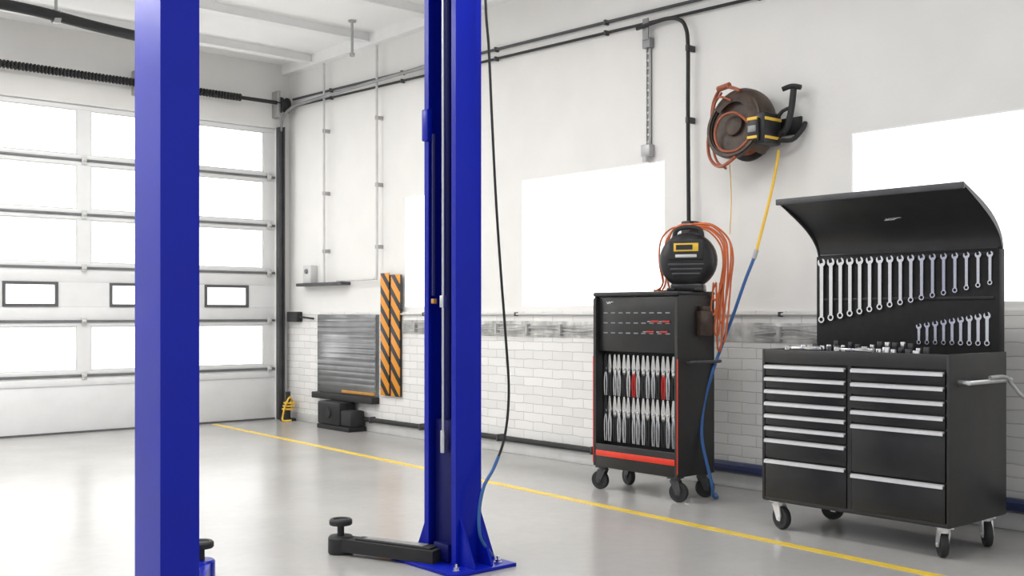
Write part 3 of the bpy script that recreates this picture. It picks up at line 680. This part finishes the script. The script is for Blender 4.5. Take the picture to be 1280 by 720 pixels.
# ================================================================== LEFT WALL ITEMS
WB = W-.03
yl = on_x(401, 400, WB).y; yr = on_x(474, 400, WB).y; pc = (yl+yr)/2; hwid = (yl-yr)/2
gp = thing('metal_panel', 'glossy grey metal panel with black base on the wall near garage door', 'panel', (WB, pc, .30), WR)
bm = B(); box(bm, -hwid, hwid, -.045, 0, .07, .94, .004); obj('sheet', bm, M['panelgrey'], gp)
for k in range(13):
    bm = B(); box(bm, -hwid+.01, hwid-.01, -.049, -.043, .15+k*.060, .192+k*.060, .002); obj('rib', bm, M['grey'] if k in (3,4,8,10,11) else M['panelgrey'], gp)
bm = B(); box(bm, -hwid-.04, hwid+.01, -.10, 0, .0, .07, .008); obj('base', bm, M['rubber'], gp)
bm = B(); box(bm, -hwid*.1, hwid-.01, -.060, -.045, .085, .115, .004); obj('amber_strip', bm, M['amber'], gp, 'thin orange brown strip along the lower edge')
hz = thing('hazard_board', 'tall orange and black striped warning board on the wall', 'warning board', (WB, (on_x(479,420,WB).y+on_x(504,420,WB).y)/2, .40), WR)
hh_ = 1.27
bm = B(); box(bm, -.17, .165, -.030, 0, .0, hh_-.02, .003); obj('backing', bm, M['rubber'], hz)
for xa, xb, dz in ((-.175,-.02,0),(.02,.172,-.02)):
    bm = B(); box(bm, xa, xb, -.040, -.030, 0, hh_+dz, .002); obj('striped_rail', bm, M['hazard'], hz)
# motor unit
mo = thing('compressor', 'low black motor unit standing on the floor under the grey metal panel', 'motor', (W-.17, on_x(426,520,W-.17).y, 0), WR)
bm = B(); box(bm, -.32, .34, -.11, .11, 0, .05, .008); obj('base', bm, M['black'], mo)
bm = B(); box(bm, -.32, .14, -.105, .10, .05, .298, .02); obj('housing', bm, M['black'], mo)
bm = B(); box(bm, .13, .34, -.09, .09, .05, .22, .02); obj('motor', bm, M['rubber'], mo)
bm = B(); lathe(bm, [(0,0),(.06,0),(.055,.02),(0,.02)], T((-.08,-.103,.18)) @ FV, 20); obj('end_cap', bm, M['rubber'], mo)
yc = thing('hose_coil', 'yellow hose coil on black stand at the foot of the garage door track', 'hose', (W-.16, DW-.26, 0), 0)
bm = B()
for k in range(3): tube(bm, [(.06*math.cos(a)+.01*k, .06*math.sin(a), .14+.035*k) for a in [2*PI*i/20 for i in range(20)]], .012, 8, closed=True)
tube(bm, smooth([(.06,0,.2),(.0,-.05,.28),(-.06,-.06,.2),(-.09,-.05,.08),(-.10,-.07,.016),(-.02,-.12,.016)],5), .011, 8); obj('coil', bm, M['yellow'], yc)
bm = B(); box(bm, -.07, .07, -.07, .07, 0, .03, .006); tube(bm, [(0,0,.03),(0,0,.34)], .03, 12); obj('stand', bm, M['rubber'], yc)
q = on_x(372, 396, W-.03)
ds = thing('door_switch', 'small black control box on the wall beside the door track', 'switch', (W-.03, q.y, q.z-.06), WR)
bm = B(); box(bm, -.12, .12, -.08, 0, 0, .12, .012); obj('box', bm, M['rubber'], ds)
bm = B(); tube(bm, smooth([(.12,-.04,.06),(.3,-.05,.05),(.42,-.03,.04)],4), .012, 8); obj('cable', bm, M['rubber'], ds)
# ceiling duct
bm = B(); pts = [(1.9,10.2,4.03),(2.7,10.25,4.03),(3.1,10.2,4.0),(3.6,10.25,3.97),(4.1,10.2,3.93),(4.38,10.2,3.95),(4.46,10.2,4.05),(4.47,10.2,4.2)]
tube(bm, smooth(pts, 8), .05, 14)
du = tag(obj('flexible_duct', bm, M['rubber']), 'black flexible duct sagging beneath the ceiling above the garage door', 'duct')
for x in (2.4, 3.2, 4.0):
    bm = B(); lathe(bm, [(.049,-.03),(.065,-.03),(.065,.03),(.049,.03)], T((x, 10.225, 3.99)) @ RY(PI/2), 16, closed=True); box(bm, x-.012, x+.012, 10.215, 10.235, 4.05, 4.2); obj('clamp', bm, M['zinc'], du)
pipe = thing('sprinkler_pipe', 'thin steel pipe hanging from the ceiling near the long wall', 'pipe', (5.75, 9.2, 4.2))
bm = B(); tube(bm, [(0,0,0),(0,0,-.36)], .014, 10); lathe(bm, [(0,-.36),(.026,-.36),(.026,-.33),(0,-.33)], None, 12); lathe(bm, [(0,0),(.04,0),(.04,-.015),(0,-.015)], None, 14); obj('tube', bm, M['zinc'], pipe)
# grey air hose right of chest
p = [(W-.035,2.30,.95),(W-.12,2.34,.88),(W-.28,2.42,.82),(CX+.26,2.50,.80),(CX+.2,2.555,.87),(CX+.15,2.57,.916),(CX-.02,2.575,.92)]
tag(obj('air_line', (lambda b: (tube(b, smooth(p, 6), .010, 8), b)[1])(B()), M['zinc']), 'grey hose from the wall to the side handle of the tool chest', 'hose')

# ================================================================== LIGHT
w = bpy.data.worlds.new('world'); SC.world = w; w.use_nodes = True
w.node_tree.nodes['Background'].inputs[0].default_value = (.97,.985,1,1); w.node_tree.nodes['Background'].inputs[1].default_value = .95
def area(name, loc, rot, sx, sy, power):
    l = bpy.data.lights.new(name, 'AREA'); l.shape = 'RECTANGLE'; l.size = sx; l.size_y = sy; l.energy = power; l.color = (1,.985,.96)
    o = bpy.data.objects.new(name, l); COL.objects.link(o); o.location = loc; o.rotation_euler = rot
for i, (x, y) in enumerate(((3.6,3.0),(3.6,6.2),(3.6,9.2),(0.6,4.5),(0.6,8.5))):
    area('added_overhead_fill', (x, y, CZ-.25), (0,0,0), .5, 1.6, 43)  # added fill light from above, no visible fixture behind it
area('added_upward_fill', (.4, 8.6, 2.9), (PI, -.5, 0), 1.0, 1.0, 230)  # pair of added lights out of view, put in to brighten the ceiling
area('added_upward_fill', (.4, 4.6, 2.9), (PI, -.5, 0), 1.0, 1.0, 70)
# ================================================================== CAMERA
cam = bpy.data.cameras.new('camera'); co = bpy.data.objects.new('camera', cam); COL.objects.link(co)
co.location = (0,0,CH); co.rotation_euler = (PI/2, 0, -TH)
cam.sensor_width = 36; cam.lens = F/1280*36; cam.shift_y = (HY-360)/1280; cam.clip_end = 100
SC.camera = co
SC.view_settings.view_transform = 'Standard'; SC.view_settings.look = 'None'
SC.view_settings.exposure = 0.0
